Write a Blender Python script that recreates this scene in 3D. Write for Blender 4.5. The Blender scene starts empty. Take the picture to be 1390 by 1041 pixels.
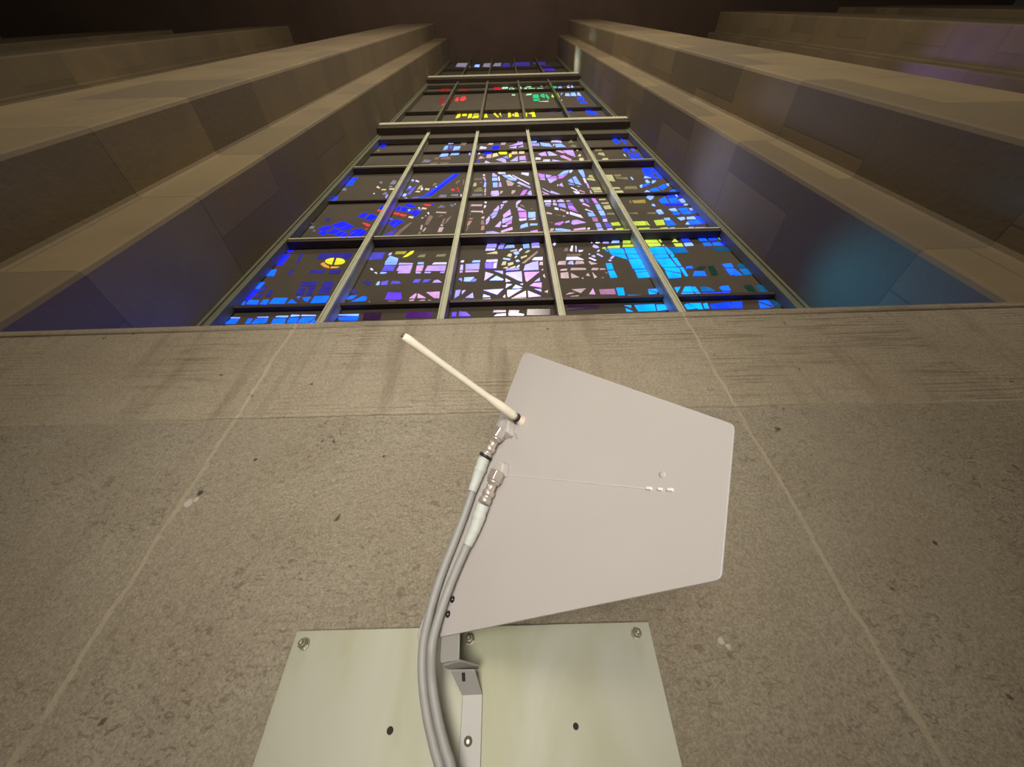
import bpy, bmesh, math, random
from mathutils import Vector, Matrix
random.seed(7)
S = bpy.context.scene
COL = S.collection
ZC = 1.5            # eye height; the measurements below are taken from the eye
V = Vector

# ------------------------------------------------------------------ materials
def lin(c):
    return tuple(((v/255)/12.92 if v/255 <= .04045 else ((v/255+.055)/1.055)**2.4) for v in c) + (1.,)

class NT:
    def __init__(s, name):
        s.m = bpy.data.materials.new(name); s.m.use_nodes = True
        s.t = s.m.node_tree; s.t.nodes.clear()
        s.out = s.n('ShaderNodeOutputMaterial')
        s.b = s.n('ShaderNodeBsdfPrincipled'); s.l(s.b.outputs[0], s.out.inputs[0])
    def n(s, t, **k):
        x = s.t.nodes.new(t)
        for a, v in k.items(): setattr(x, a, v)
        return x
    def l(s, a, b): s.t.links.new(a, b)
    def put(s, sock, v):
        if hasattr(v, 'links') or isinstance(v, bpy.types.NodeSocket): s.l(v, sock)
        else: sock.default_value = v
    def math(s, op, a, b=0., c=0.):
        x = s.n('ShaderNodeMath', operation=op)
        s.put(x.inputs[0], a); s.put(x.inputs[1], b); s.put(x.inputs[2], c)
        return x.outputs[0]
    def noise(s, vec, scale, detail=4, rough=.6, dist=0.):
        x = s.n('ShaderNodeTexNoise'); s.l(vec, x.inputs['Vector'])
        x.inputs['Scale'].default_value = scale; x.inputs['Detail'].default_value = detail
        x.inputs['Roughness'].default_value = rough; x.inputs['Distortion'].default_value = dist
        return x.outputs['Fac']
    def ramp(s, v, lo, hi, a=0., b=1.):
        x = s.n('ShaderNodeMapRange', interpolation_type='SMOOTHSTEP'); s.put(x.inputs[0], v)
        for i, q in enumerate((lo, hi, a, b)): x.inputs[i+1].default_value = q
        return x.outputs[0]
    def mix(s, f, a, b, mode='MIX'):
        x = s.n('ShaderNodeMix', data_type='RGBA', blend_type=mode)
        s.put(x.inputs[0], f); s.put(x.inputs[6], a); s.put(x.inputs[7], b)
        return x.outputs[2]
    def bump(s, h, strength, dist=.01, normal=None):
        x = s.n('ShaderNodeBump'); x.inputs['Strength'].default_value = strength
        x.inputs['Distance'].default_value = dist; s.put(x.inputs['Height'], h)
        if normal: s.l(normal, x.inputs['Normal'])
        return x.outputs[0]

def simple(name, col, rough=.5, metal=0., var=.12, scale=30., bump=.05, coat=0.):
    k = NT(name); g = k.n('ShaderNodeNewGeometry').outputs['Position']
    f = k.noise(g, scale, 5)
    c = lin(col); d = tuple(v*(1-var*2) for v in c[:3])+(1,)
    k.put(k.b.inputs['Base Color'], k.mix(f, d, tuple(min(1, v*(1+var)) for v in c[:3])+(1,)))
    k.b.inputs['Roughness'].default_value = rough; k.b.inputs['Metallic'].default_value = metal
    k.b.inputs['Coat Weight'].default_value = coat
    if bump: k.l(k.bump(k.noise(g, scale*6, 4), bump, .002), k.b.inputs['Normal'])
    return k.m

def wall_material():
    k = NT('tooled_sandstone'); g = k.n('ShaderNodeNewGeometry').outputs['Position']
    sep = k.n('ShaderNodeSeparateXYZ'); k.l(g, sep.inputs[0])
    x, y, z = sep.outputs
    wob = k.math('MULTIPLY', k.math('SUBTRACT', k.noise(g, 9, 3), .5), .022)
    fine = k.math('MULTIPLY', k.math('SUBTRACT', k.noise(g, 70, 3), .5), .008)
    wob = k.math('ADD', wob, fine)
    xw = k.math('ADD', x, wob); zw = k.math('ADD', z, k.math('MULTIPLY', wob, .55))
    def line(c, v, w):
        d = k.math('ABSOLUTE', k.math('SUBTRACT', v, c))
        return k.ramp(d, w*.45, w, 1., 0.)
    upper = k.ramp(zw, ZC+.546, ZC+.554)                 # 1 on the combed top course
    gap = k.ramp(k.noise(g, 3.3, 2), .38, .52)
    jv = k.math('MAXIMUM', line(-.632, xw, .0066), line(.504, xw, .0056))
    jh = k.math('MULTIPLY', line(ZC+.548, zw, .006), k.math('MULTIPLY', gap, .3))
    joint = k.math('MAXIMUM', k.math('MULTIPLY', jv, k.ramp(k.noise(g, 14, 2), .25, .5, .45, 1.)), jh)
    big = k.noise(g, 1.6, 4); mid = k.noise(g, 6., 6, .65); grit = k.noise(g, 330, 5, .8)
    c = k.mix(k.ramp(big, .3, .7), lin((188, 173, 148)), lin((198, 185, 162)))
    c = k.mix(k.ramp(mid,   .42, .75, 0., .24), c, lin((148, 126, 104)))
    c = k.mix(k.math('MULTIPLY', upper, .25), c, lin((190, 170, 140)))
    # vertical weather streaks on the top course
    mp = k.n('ShaderNodeMapping'); mp.inputs['Scale'].default_value = (9, 1, .9); k.l(g, mp.inputs[0])
    st = k.ramp(k.noise(mp.outputs[0], 1.8, 4),   .5, .75, 0., .4)
    st = k.math('MULTIPLY', st, k.ramp(upper, 0., 1., .3, 1.))
    c = k.mix(st, c, lin((112, 92, 68)))
    c = k.mix(k.ramp(grit, .36, .62, .5, 0.), c, lin((108, 94, 76)))
    # scratched combing lines on the top course, worm-like tool picks below; their shade is painted in
    mpc = k.n('ShaderNodeMapping'); mpc.inputs['Scale'].default_value = (5, 1, 150); k.l(g, mpc.inputs[0])
    scr = k.math('MULTIPLY', k.ramp(k.noise(mpc.outputs[0], 1., 4, .6, .3), .52, .62), k.math('MULTIPLY', upper, k.ramp(k.noise(g, 2.6, 2), .42, .56, .1, .42)))
    c = k.mix(scr, c, lin((104, 86, 62)))
    mpp = k.n('ShaderNodeMapping'); mpp.inputs['Scale'].default_value = (1, 1, 1.7); k.l(g, mpp.inputs[0])
    pk = k.math('MULTIPLY', k.ramp(k.noise(mpp.outputs[0], 62, 4, .6, 1.2), .56, .64), k.ramp(k.noise(g, 3.1, 3), .36, .62, .10, .46))
    pk = k.math('MULTIPLY', pk, k.ramp(upper, 0., 1., 1., .2))
    c = k.mix(pk, c, lin((92, 76, 56)))
    c = k.mix(k.ramp(grit, .56, .74, 0., .4), c, lin((226, 208, 176)))  # pale specks: brightness of the lit grain put into the colour
    pit = k.ramp(k.noise(g, 27, 2), .72, .76, 0., .7)
    c = k.mix(pit, c, lin((60, 46, 34)))
    c = k.mix(k.math('MULTIPLY', joint, .68), c, lin((205, 190, 160)))
    # pale plaster chips
    for (px, pz, r) in ((.290, .111, .006), (.297, .104, .0045), (-.617, .346, .011), (-.606, .354, .006)):
        dx = k.math('SUBTRACT', xw, px); dz = k.math('SUBTRACT', zw, ZC+pz)
        dd = k.math('SQRT', k.math('ADD', k.math('MULTIPLY', dx, dx), k.math('MULTIPLY', dz, dz)))
        c = k.mix(k.ramp(dd, r*.5, r, .9, 0.), c, lin((226, 218, 200)))
    for (px, pz, r) in ((-.533, .44, .005), (-.27, .44, .004), (-.607, .366, .008), (.70, .24, .005)):
        dx = k.math('SUBTRACT', xw, px); dz = k.math('SUBTRACT', zw, ZC+pz)
        dd = k.math('SQRT', k.math('ADD', k.math('MULTIPLY', dx, dx), k.math('MULTIPLY', dz, dz)))
        c = k.mix(k.ramp(dd, r*.4, r, .8, 0.), c, lin((52, 40, 30)))
    k.l(c, k.b.inputs['Base Color'])
    k.b.inputs['Roughness'].default_value = .88; k.b.inputs['Specular IOR Level'].default_value = .25
    # relief: combing above the course line, picked pits below
    w = k.n('ShaderNodeTexWave', wave_type='BANDS', bands_direction='Z', wave_profile='SIN')
    k.l(g, w.inputs['Vector']); w.inputs['Scale'].default_value = 26; w.inputs['Distortion'].default_value = 3.2
    w.inputs['Detail'].default_value = 3; w.inputs['Detail Scale'].default_value = 2.2
    comb = k.math('MULTIPLY', k.math('MULTIPLY', w.outputs['Fac'], upper), k.ramp(k.noise(g, 2.6, 2), .4, .58, .12, .8))
    mp2 = k.n('ShaderNodeMapping'); mp2.inputs['Scale'].default_value = (1, 1, 1.5); k.l(g, mp2.inputs[0])
    pick = k.math('MULTIPLY', k.noise(mp2.outputs[0], 52, 6, .7, .15), k.ramp(upper, 0., 1., 1.5, .35))
    h = k.math('ADD', k.math('MULTIPLY', comb, .16), pick)
    h = k.math('ADD', h, k.math('MULTIPLY', grit, .5))
    h = k.math('ADD', h, k.math('MULTIPLY', joint, .22))
    k.l(k.bump(h, 1., .013), k.b.inputs['Normal'])
    return k.m

def block_material(name, ca, cb, cj, du=0.):
    k = NT(name); g = k.n('ShaderNodeNewGeometry').outputs['Position']
    sep = k.n('ShaderNodeSeparateXYZ'); k.l(g, sep.inputs[0])
    u = k.math('ADD', k.math('ADD', sep.outputs[0], sep.outputs[1]), 60.37+du)
    zz = k.math('SUBTRACT', sep.outputs[2], .96-17.7)
    cmb = k.n('ShaderNodeCombineXYZ'); k.l(u, cmb.inputs[0]); k.l(zz, cmb.inputs[1])
    br = k.n('ShaderNodeTexBrick', offset=.5, offset_frequency=2)
    k.l(cmb.outputs[0], br.inputs['Vector'])
    br.inputs['Color1'].default_value = (0, 0, 0, 1); br.inputs['Color2'].default_value = (1, 1, 1, 1)
    br.inputs['Mortar'].default_value = (.5, .5, .5, 1)
    for q, v in (('Scale', 1), ('Mortar Size', .012), ('Mortar Smooth', .3), ('Bias', 0), ('Brick Width', 2.35), ('Row Height', 1.77)):
        br.inputs[q].default_value = v
    f = br.outputs['Color']; mo = br.outputs['Fac']
    bw = k.n('ShaderNodeRGBToBW'); k.l(f, bw.inputs[0])
    c = k.mix(bw.outputs[0], lin(ca), lin(cb))
    c = k.mix(k.ramp(k.noise(g, .9, 5), .35, .7, 0., .35), c, lin(cj))
    c = k.mix(k.math('MULTIPLY', mo, .35), c, tuple(v*.45 for v in lin(cj)[:3])+(1,))
    k.l(c, k.b.inputs['Base Color'])
    k.b.inputs['Roughness'].default_value = .8
    h = k.math('ADD', k.noise(g, 14, 6), k.math('MULTIPLY', mo, -.5))
    k.l(k.bump(h, .22, .02), k.b.inputs['Normal'])
    return k.m

def glass_material(name, rgb, gain):
    k = NT(name); g = k.n('ShaderNodeNewGeometry').outputs['Position']
    c = list(lin(rgb))
    f = k.noise(g, 3.1, 5, .7)                            # hand-blown streaks in the glass itself
    if rgb[2] >= 236: c[2] *= 3. if rgb[0] < 30 else (1.8 if rgb[0] < 180 else 1.2)
    lo = tuple(v*.72 for v in c[:3])+(1,); hi = tuple(v*1.12+.004 for v in c[:3])+(1,)
    e = k.mix(k.ramp(f, .3, .7), lo, hi)
    k.l(e, k.b.inputs['Emission Color']); k.b.inputs['Emission Strength'].default_value = gain
    k.put(k.b.inputs['Base Color'], tuple(v*.05 for v in c[:3])+(1,))
    k.b.inputs['Roughness'].default_value = .25
    return k.m

def steel_plate_material():
    k = NT('dull_cream_steel'); g = k.n('ShaderNodeNewGeometry').outputs['Position']
    mp = k.n('ShaderNodeMapping'); mp.inputs['Scale'].default_value = (1, 1, .35); k.l(g, mp.inputs[0])
    cl = k.noise(mp.outputs[0], 7.5, 4, .55, .8)
    c = k.mix(k.ramp(cl, .35, .7), lin((143, 141, 126)), lin((129, 127, 101)))
    c = k.mix(k.ramp(k.noise(mp.outputs[0], 13, 3), .6, .8, 0., .4), c, lin((132, 128, 92)))
    k.l(c, k.b.inputs['Base Color'])
    k.b.inputs['Roughness'].default_value = .48; k.b.inputs['Metallic'].default_value = .15
    k.l(k.bump(k.noise(g, 220, 3), .03, .002), k.b.inputs['Normal'])
    return k.m

M = dict(
    wall=wall_material(),
    pier=block_material('pier_stone_blocks', (106, 92, 69), (128, 111, 80), (92, 81, 68)),
    ceiling=simple('dark_vault_plaster', (88, 70, 58), .9, var=.25, scale=.5),
    floor=simple('floor_stone', (96, 84, 70), .6, scale=2.),
    metal=simple('painted_window_metal', (206, 206, 178), .45, .1, .12, 4., .02),
    bar=simple('shaded_bar_metal', (66, 54, 44), .55, .1, .15, 4., .02),  # shade under the bars and transoms put into the colour
    frame=simple('dark_frame_metal', (112, 112, 90), .5, .1, .15, 4., .02),
    matrix=simple('cement_matrix', (80, 71, 58), .8, 0., .2, 2.2, .3),
    plate=steel_plate_material(),
    white=simple('white_painted_sheet', (163, 156, 151), .55, 0., .03, 9., .04),
    bracket=simple('white_powder_coat', (146, 142, 136), .5, .1, .05, 20., .02),
    rod=simple('ivory_plastic', (214, 204, 184), .4, 0., .05, 40., .02),
    black=simple('black_rubber', (22, 20, 20), .5, 0., .1, 60., .02),
    nickel=simple('nickel_plate', (186, 174, 162), .33, .6, .1, 60., .03),
    steel=simple('zinc_steel', (150, 144, 128), .32, .7, .12, 80., .04),
    cable=simple('grey_cable_jacket', (134, 131, 126), .55, 0., .06, 60., .1),
    boot=simple('pale_sealing_tape', (170, 171, 164), .6, 0., .08, 90., .2),
    hole=simple('hole_and_gap_dark', (34, 30, 26), .9, 0., .1, 60., 0),
    solder=simple('white_solder_pad', (206, 200, 194), .4, 0., .03, 60., .05),
)

# ------------------------------------------------------------------ mesh building
class MB:
    def __init__(s): s.bm = bmesh.new()
    def face(s, pts, mi=0):
        f = s.bm.faces.new([s.bm.verts.new(p) for p in pts]); f.material_index = mi; return f
    def hexa(s, a, b, mi=0):
        """solid between two matching rings of points"""
        n = len(a); A = [s.bm.verts.new(p) for p in a]; B = [s.bm.verts.new(p) for p in b]
        fs = [s.bm.faces.new(A[::-1]), s.bm.faces.new(B)]
        for i in range(n):
            j = (i+1) % n; fs.append(s.bm.faces.new((A[i], A[j], B[j], B[i])))
        for f in fs: f.material_index = mi
        return fs
    def box(s, x0, x1, y0, y1, z0, z1, mi=0):
        return s.hexa([(x0, y0, z0), (x1, y0, z0), (x1, y1, z0), (x0, y1, z0)], [(x0, y0, z1), (x1, y0, z1), (x1, y1, z1), (x0, y1, z1)], mi)
    def lathe(s, base, axis, prof, seg=20, mi=0, spin=0.):
        """prof: (distance along axis, radius) pairs, capped at both ends"""
        base = V(base); ax = V(axis).normalized()
        u = ax.orthogonal().normalized(); w = ax.cross(u)
        rings = []
        for d, r in prof:
            rings.append([s.bm.verts.new(base+ax*d+(u*math.cos(t)+w*math.sin(t))*r) for t in [spin+2*math.pi*i/seg for i in range(seg)]])
        for a, b in zip(rings, rings[1:]):
            for i in range(seg):
                j = (i+1) % seg
                f = s.bm.faces.new((a[i], a[j], b[j], b[i])); f.material_index = mi; f.smooth = seg > 8
        s.bm.faces.new(rings[0][::-1]).material_index = mi; s.bm.faces.new(rings[-1]).material_index = mi
    def tube(s, pts, r, seg=14, mi=0, sub=6):
        P = [V(p) for p in pts]; Q = []
        for i in range(len(P)-1):
            p0, p1, p2, p3 = P[max(i-1, 0)], P[i], P[i+1], P[min(i+2, len(P)-1)]
            for q in range(sub):
                t = q/sub
                Q.append(.5*((2*p1)+(p2-p0)*t+(2*p0-5*p1+4*p2-p3)*t*t+(3*p1-p0-3*p2+p3)*t**3))
        Q.append(P[-1]); rings = []; up = None
        for i, q in enumerate(Q):
            d = (Q[min(i+1, len(Q)-1)]-Q[max(i-1, 0)]).normalized()
            up = (d.orthogonal() if up is None else up-d*up.dot(d)).normalized(); w = d.cross(up)
            rr = r[min(int(i*len(r)/len(Q)), len(r)-1)] if isinstance(r, (list, tuple)) else r
            rings.append([s.bm.verts.new(q+(up*math.cos(t)+w*math.sin(t))*rr) for t in [2*math.pi*k/seg for k in range(seg)]])
        for a, b in zip(rings, rings[1:]):
            for i in range(seg):
                j = (i+1) % seg
                f = s.bm.faces.new((a[i], a[j], b[j], b[i])); f.smooth = True; f.material_index = mi
        s.bm.faces.new(rings[0][::-1]); s.bm.faces.new(rings[-1])
    def build(s, name, mats, parent=None, bevel=0., seg=2, origin=None):
        bmesh.ops.recalc_face_normals(s.bm, faces=s.bm.faces)
        org = V(origin) if origin is not None else V((0, 0, 0))
        if parent is not None: org = parent_world(parent)
        for v in s.bm.verts: v.co -= org
        me = bpy.data.meshes.new(name); s.bm.to_mesh(me); s.bm.free()
        for m in (mats if isinstance(mats, list) else [mats]): me.materials.append(m)
        o = bpy.data.objects.new(name, me); COL.objects.link(o)
        if parent is not None: o.parent = parent
        else: o.location = org
        if bevel:
            b = o.modifiers.new('bevel', 'BEVEL'); b.width = bevel; b.segments = seg; b.limit_method = 'ANGLE'; b.angle_limit = math.radians(35)
        return o

def parent_world(o):
    p = V(o.location)
    while o.parent is not None:
        o = o.parent; p = p+V(o.location)
    return p

def empty(name, loc):
    o = bpy.data.objects.new(name, None); COL.objects.link(o); o.location = loc; o.empty_display_size = .1
    return o
def tag(o, label=None, cat=None, group=None, kind=None):
    for k, v in (('label', label), ('category', cat), ('group', group), ('kind', kind)):
        if v: o[k] = v
    return o
def E(x, y, z): return V((x, y, z+ZC))       # eye-relative point to world

# ------------------------------------------------------------------ setting: lower wall, sill
YW = .65
def zs(x): return ZC+.9195+.0068*x           # sill line, a little out of level
XW = 7.5
m = MB()
m.hexa([(-XW, YW, 0), (XW, YW, 0), (XW, YW+.12, 0), (-XW, YW+.12, 0)],
       [(-XW, YW, zs(-XW)-.030), (XW, YW, zs(XW)-.030), (XW, YW+.12, zs(XW)-.030), (-XW, YW+.12, zs(-XW)-.030)])
tag(m.build('wall_front', M['wall'], bevel=.004), 'tan tooled stone wall below the window with pale mortar joints', 'wall', kind='structure')
m = MB(); YS = 2.9
m.hexa([(-XW, YW-.001, zs(-XW)-.0255), (XW, YW-.001, zs(XW)-.0255), (XW, YS, zs(XW)-.0255), (-XW, YS, zs(-XW)-.0255)],
       [(-XW, YW-.001, zs(-XW)), (XW, YW-.001, zs(XW)), (XW, YS, zs(XW)-.01), (-XW, YS, zs(-XW)-.01)])
tag(m.build('trim_1', M['wall'], bevel=.006), 'stone window sill capping the lower wall', 'sill', kind='structure')
m = MB(); m.box(-30, 30, -14, 4, -.2, 0)
tag(m.build('floor', M['floor']), 'stone floor of the nave', 'floor', kind='structure')
ZT = ZC+33.
m = MB(); m.box(-32, 32, -14, 4, ZT, ZT+.4)
tag(m.build('ceiling', M['ceiling']), 'dark high vault above the window', 'ceiling', kind='structure')
m = MB(); m.box(-32, 32, 3.3, 3.6, 0, ZT)
tag(m.build('wall_back', M['ceiling']), 'dark outer wall behind the stone piers', 'wall', kind='structure')

# ------------------------------------------------------------------ stepped stone piers beside the window
def profile(pts, name, label, z0=ZC+.9, bev=.05):
    m = MB()
    m.hexa([(x, y, z0) for x, y in pts], [(x, y, ZT) for x, y in pts])
    return tag(m.build(name, M['pier'], bevel=bev, seg=2), label, 'wall', kind='structure')
YL, YP = 1.54, .83
profile([(-3.68, 3.3), (-3.68, YL), (-4.39, YL), (-4.39, YP), (-6.7, YP), (-6.7, 3.3)], 'wall_left', 'stepped stone pier on the left side of the stained glass window')
profile([(3.50, 3.3), (3.50, YL), (4.08, YL), (4.08, YP), (5.85, YP), (5.85, 3.3)], 'wall_right', 'stepped stone pier on the right side of the stained glass window')
profile([(-13.2, 3.3), (-13.2, 1.6), (-13.6, 1.6), (-13.6, .76), (-16.2, .76), (-16.2, 3.3)], 'wall_outer_left', 'second stone pier further to the left')
profile([(13.2, 3.3), (13.2, 1.6), (13.6, 1.6), (13.6, .66), (16.2, .66), (16.2, 3.3)], 'wall_outer_right', 'second stone pier further to the right')
profile([(-21, 3.3), (-21, .8), (-26, .8), (-26, 3.3)], 'wall_far_left', 'third stone pier at the far left corner')
profile([(21, 3.3), (21, .6), (26, .6), (26, 3.3)], 'wall_far_right', 'third stone pier at the far right corner')

# ------------------------------------------------------------------ stained glass window
YG = 2.75
XL, XR = -3.68, 3.50
MX = [-2.215, -.820, .590, 1.983]
win = tag(empty('window_1', (-.09, YG, ZC+.92)), 'tall stained glass window in five lights of blue, lilac and cyan glass between stone piers', 'window', kind='structure')
ROWS = [.95, 4.15, 5.95, 7.87, 9.72, 11.25, 13.6, 16.2, 20.4, 25.0, 28.3, 33.0]
COLX = [XL]+MX+[XR]
PAL = {  # daylight colour of each glass
 'b': (18, 34, 255), 'B': (10, 120, 255), 'A': (14, 78, 250), 'c': (0, 190, 240), 'C': (0, 78, 120), 'T': (0, 106, 185),
 'y': (252, 244, 50), 'Y': (176, 168, 46), 'o': (246, 168, 66), 'O': (240, 214, 160), 'n': (48, 42, 136), 'N': (76, 72, 196),
 'l': (168, 162, 250), 'L': (208, 192, 250), 'p': (212, 136, 238), 'H': (214, 174, 242), 'h': (232, 172, 232), 'w': (240, 234, 252),
 'v': (110, 66, 240), 'V': (104, 96, 232), 'r': (236, 66, 66), 'k': (206, 174, 176), 'K': (180, 124, 166), 'g': (208, 234, 84),
 'e': (194, 188, 132), 'E': (132, 126, 88), 'F': (166, 148, 72), 'G': (184, 240, 186), 't': (30, 208, 132), 's': (160, 202, 250),
 'm': (132, 108, 96), 'M': (182, 122, 112), 'd': (2, 48, 36), 'P': (76, 22, 112), 'Q': (48, 20, 52), 'q': (128, 124, 142),
 'R': (140, 36, 26), 'X': (222, 14, 38), 'U': (66, 24, 220)}
GM = {k: glass_material('stained_glass_'+n, PAL[k], 1.15) for k, n in zip(PAL, [
 'cobalt', 'azure', 'royal', 'cyan', 'teal', 'petrol', 'yellow', 'olive', 'amber', 'peach', 'navy', 'indigo', 'lavender', 'lilac', 'orchid', 'mauve',
 'pink', 'white', 'violet', 'periwinkle', 'red', 'dusty_rose', 'plum', 'lime', 'sand', 'umber', 'ochre', 'mint', 'emerald', 'sky', 'taupe', 'terracotta',
 'bottle', 'purple', 'aubergine', 'smoke', 'rust', 'crimson', 'ultramarine'])}
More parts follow.
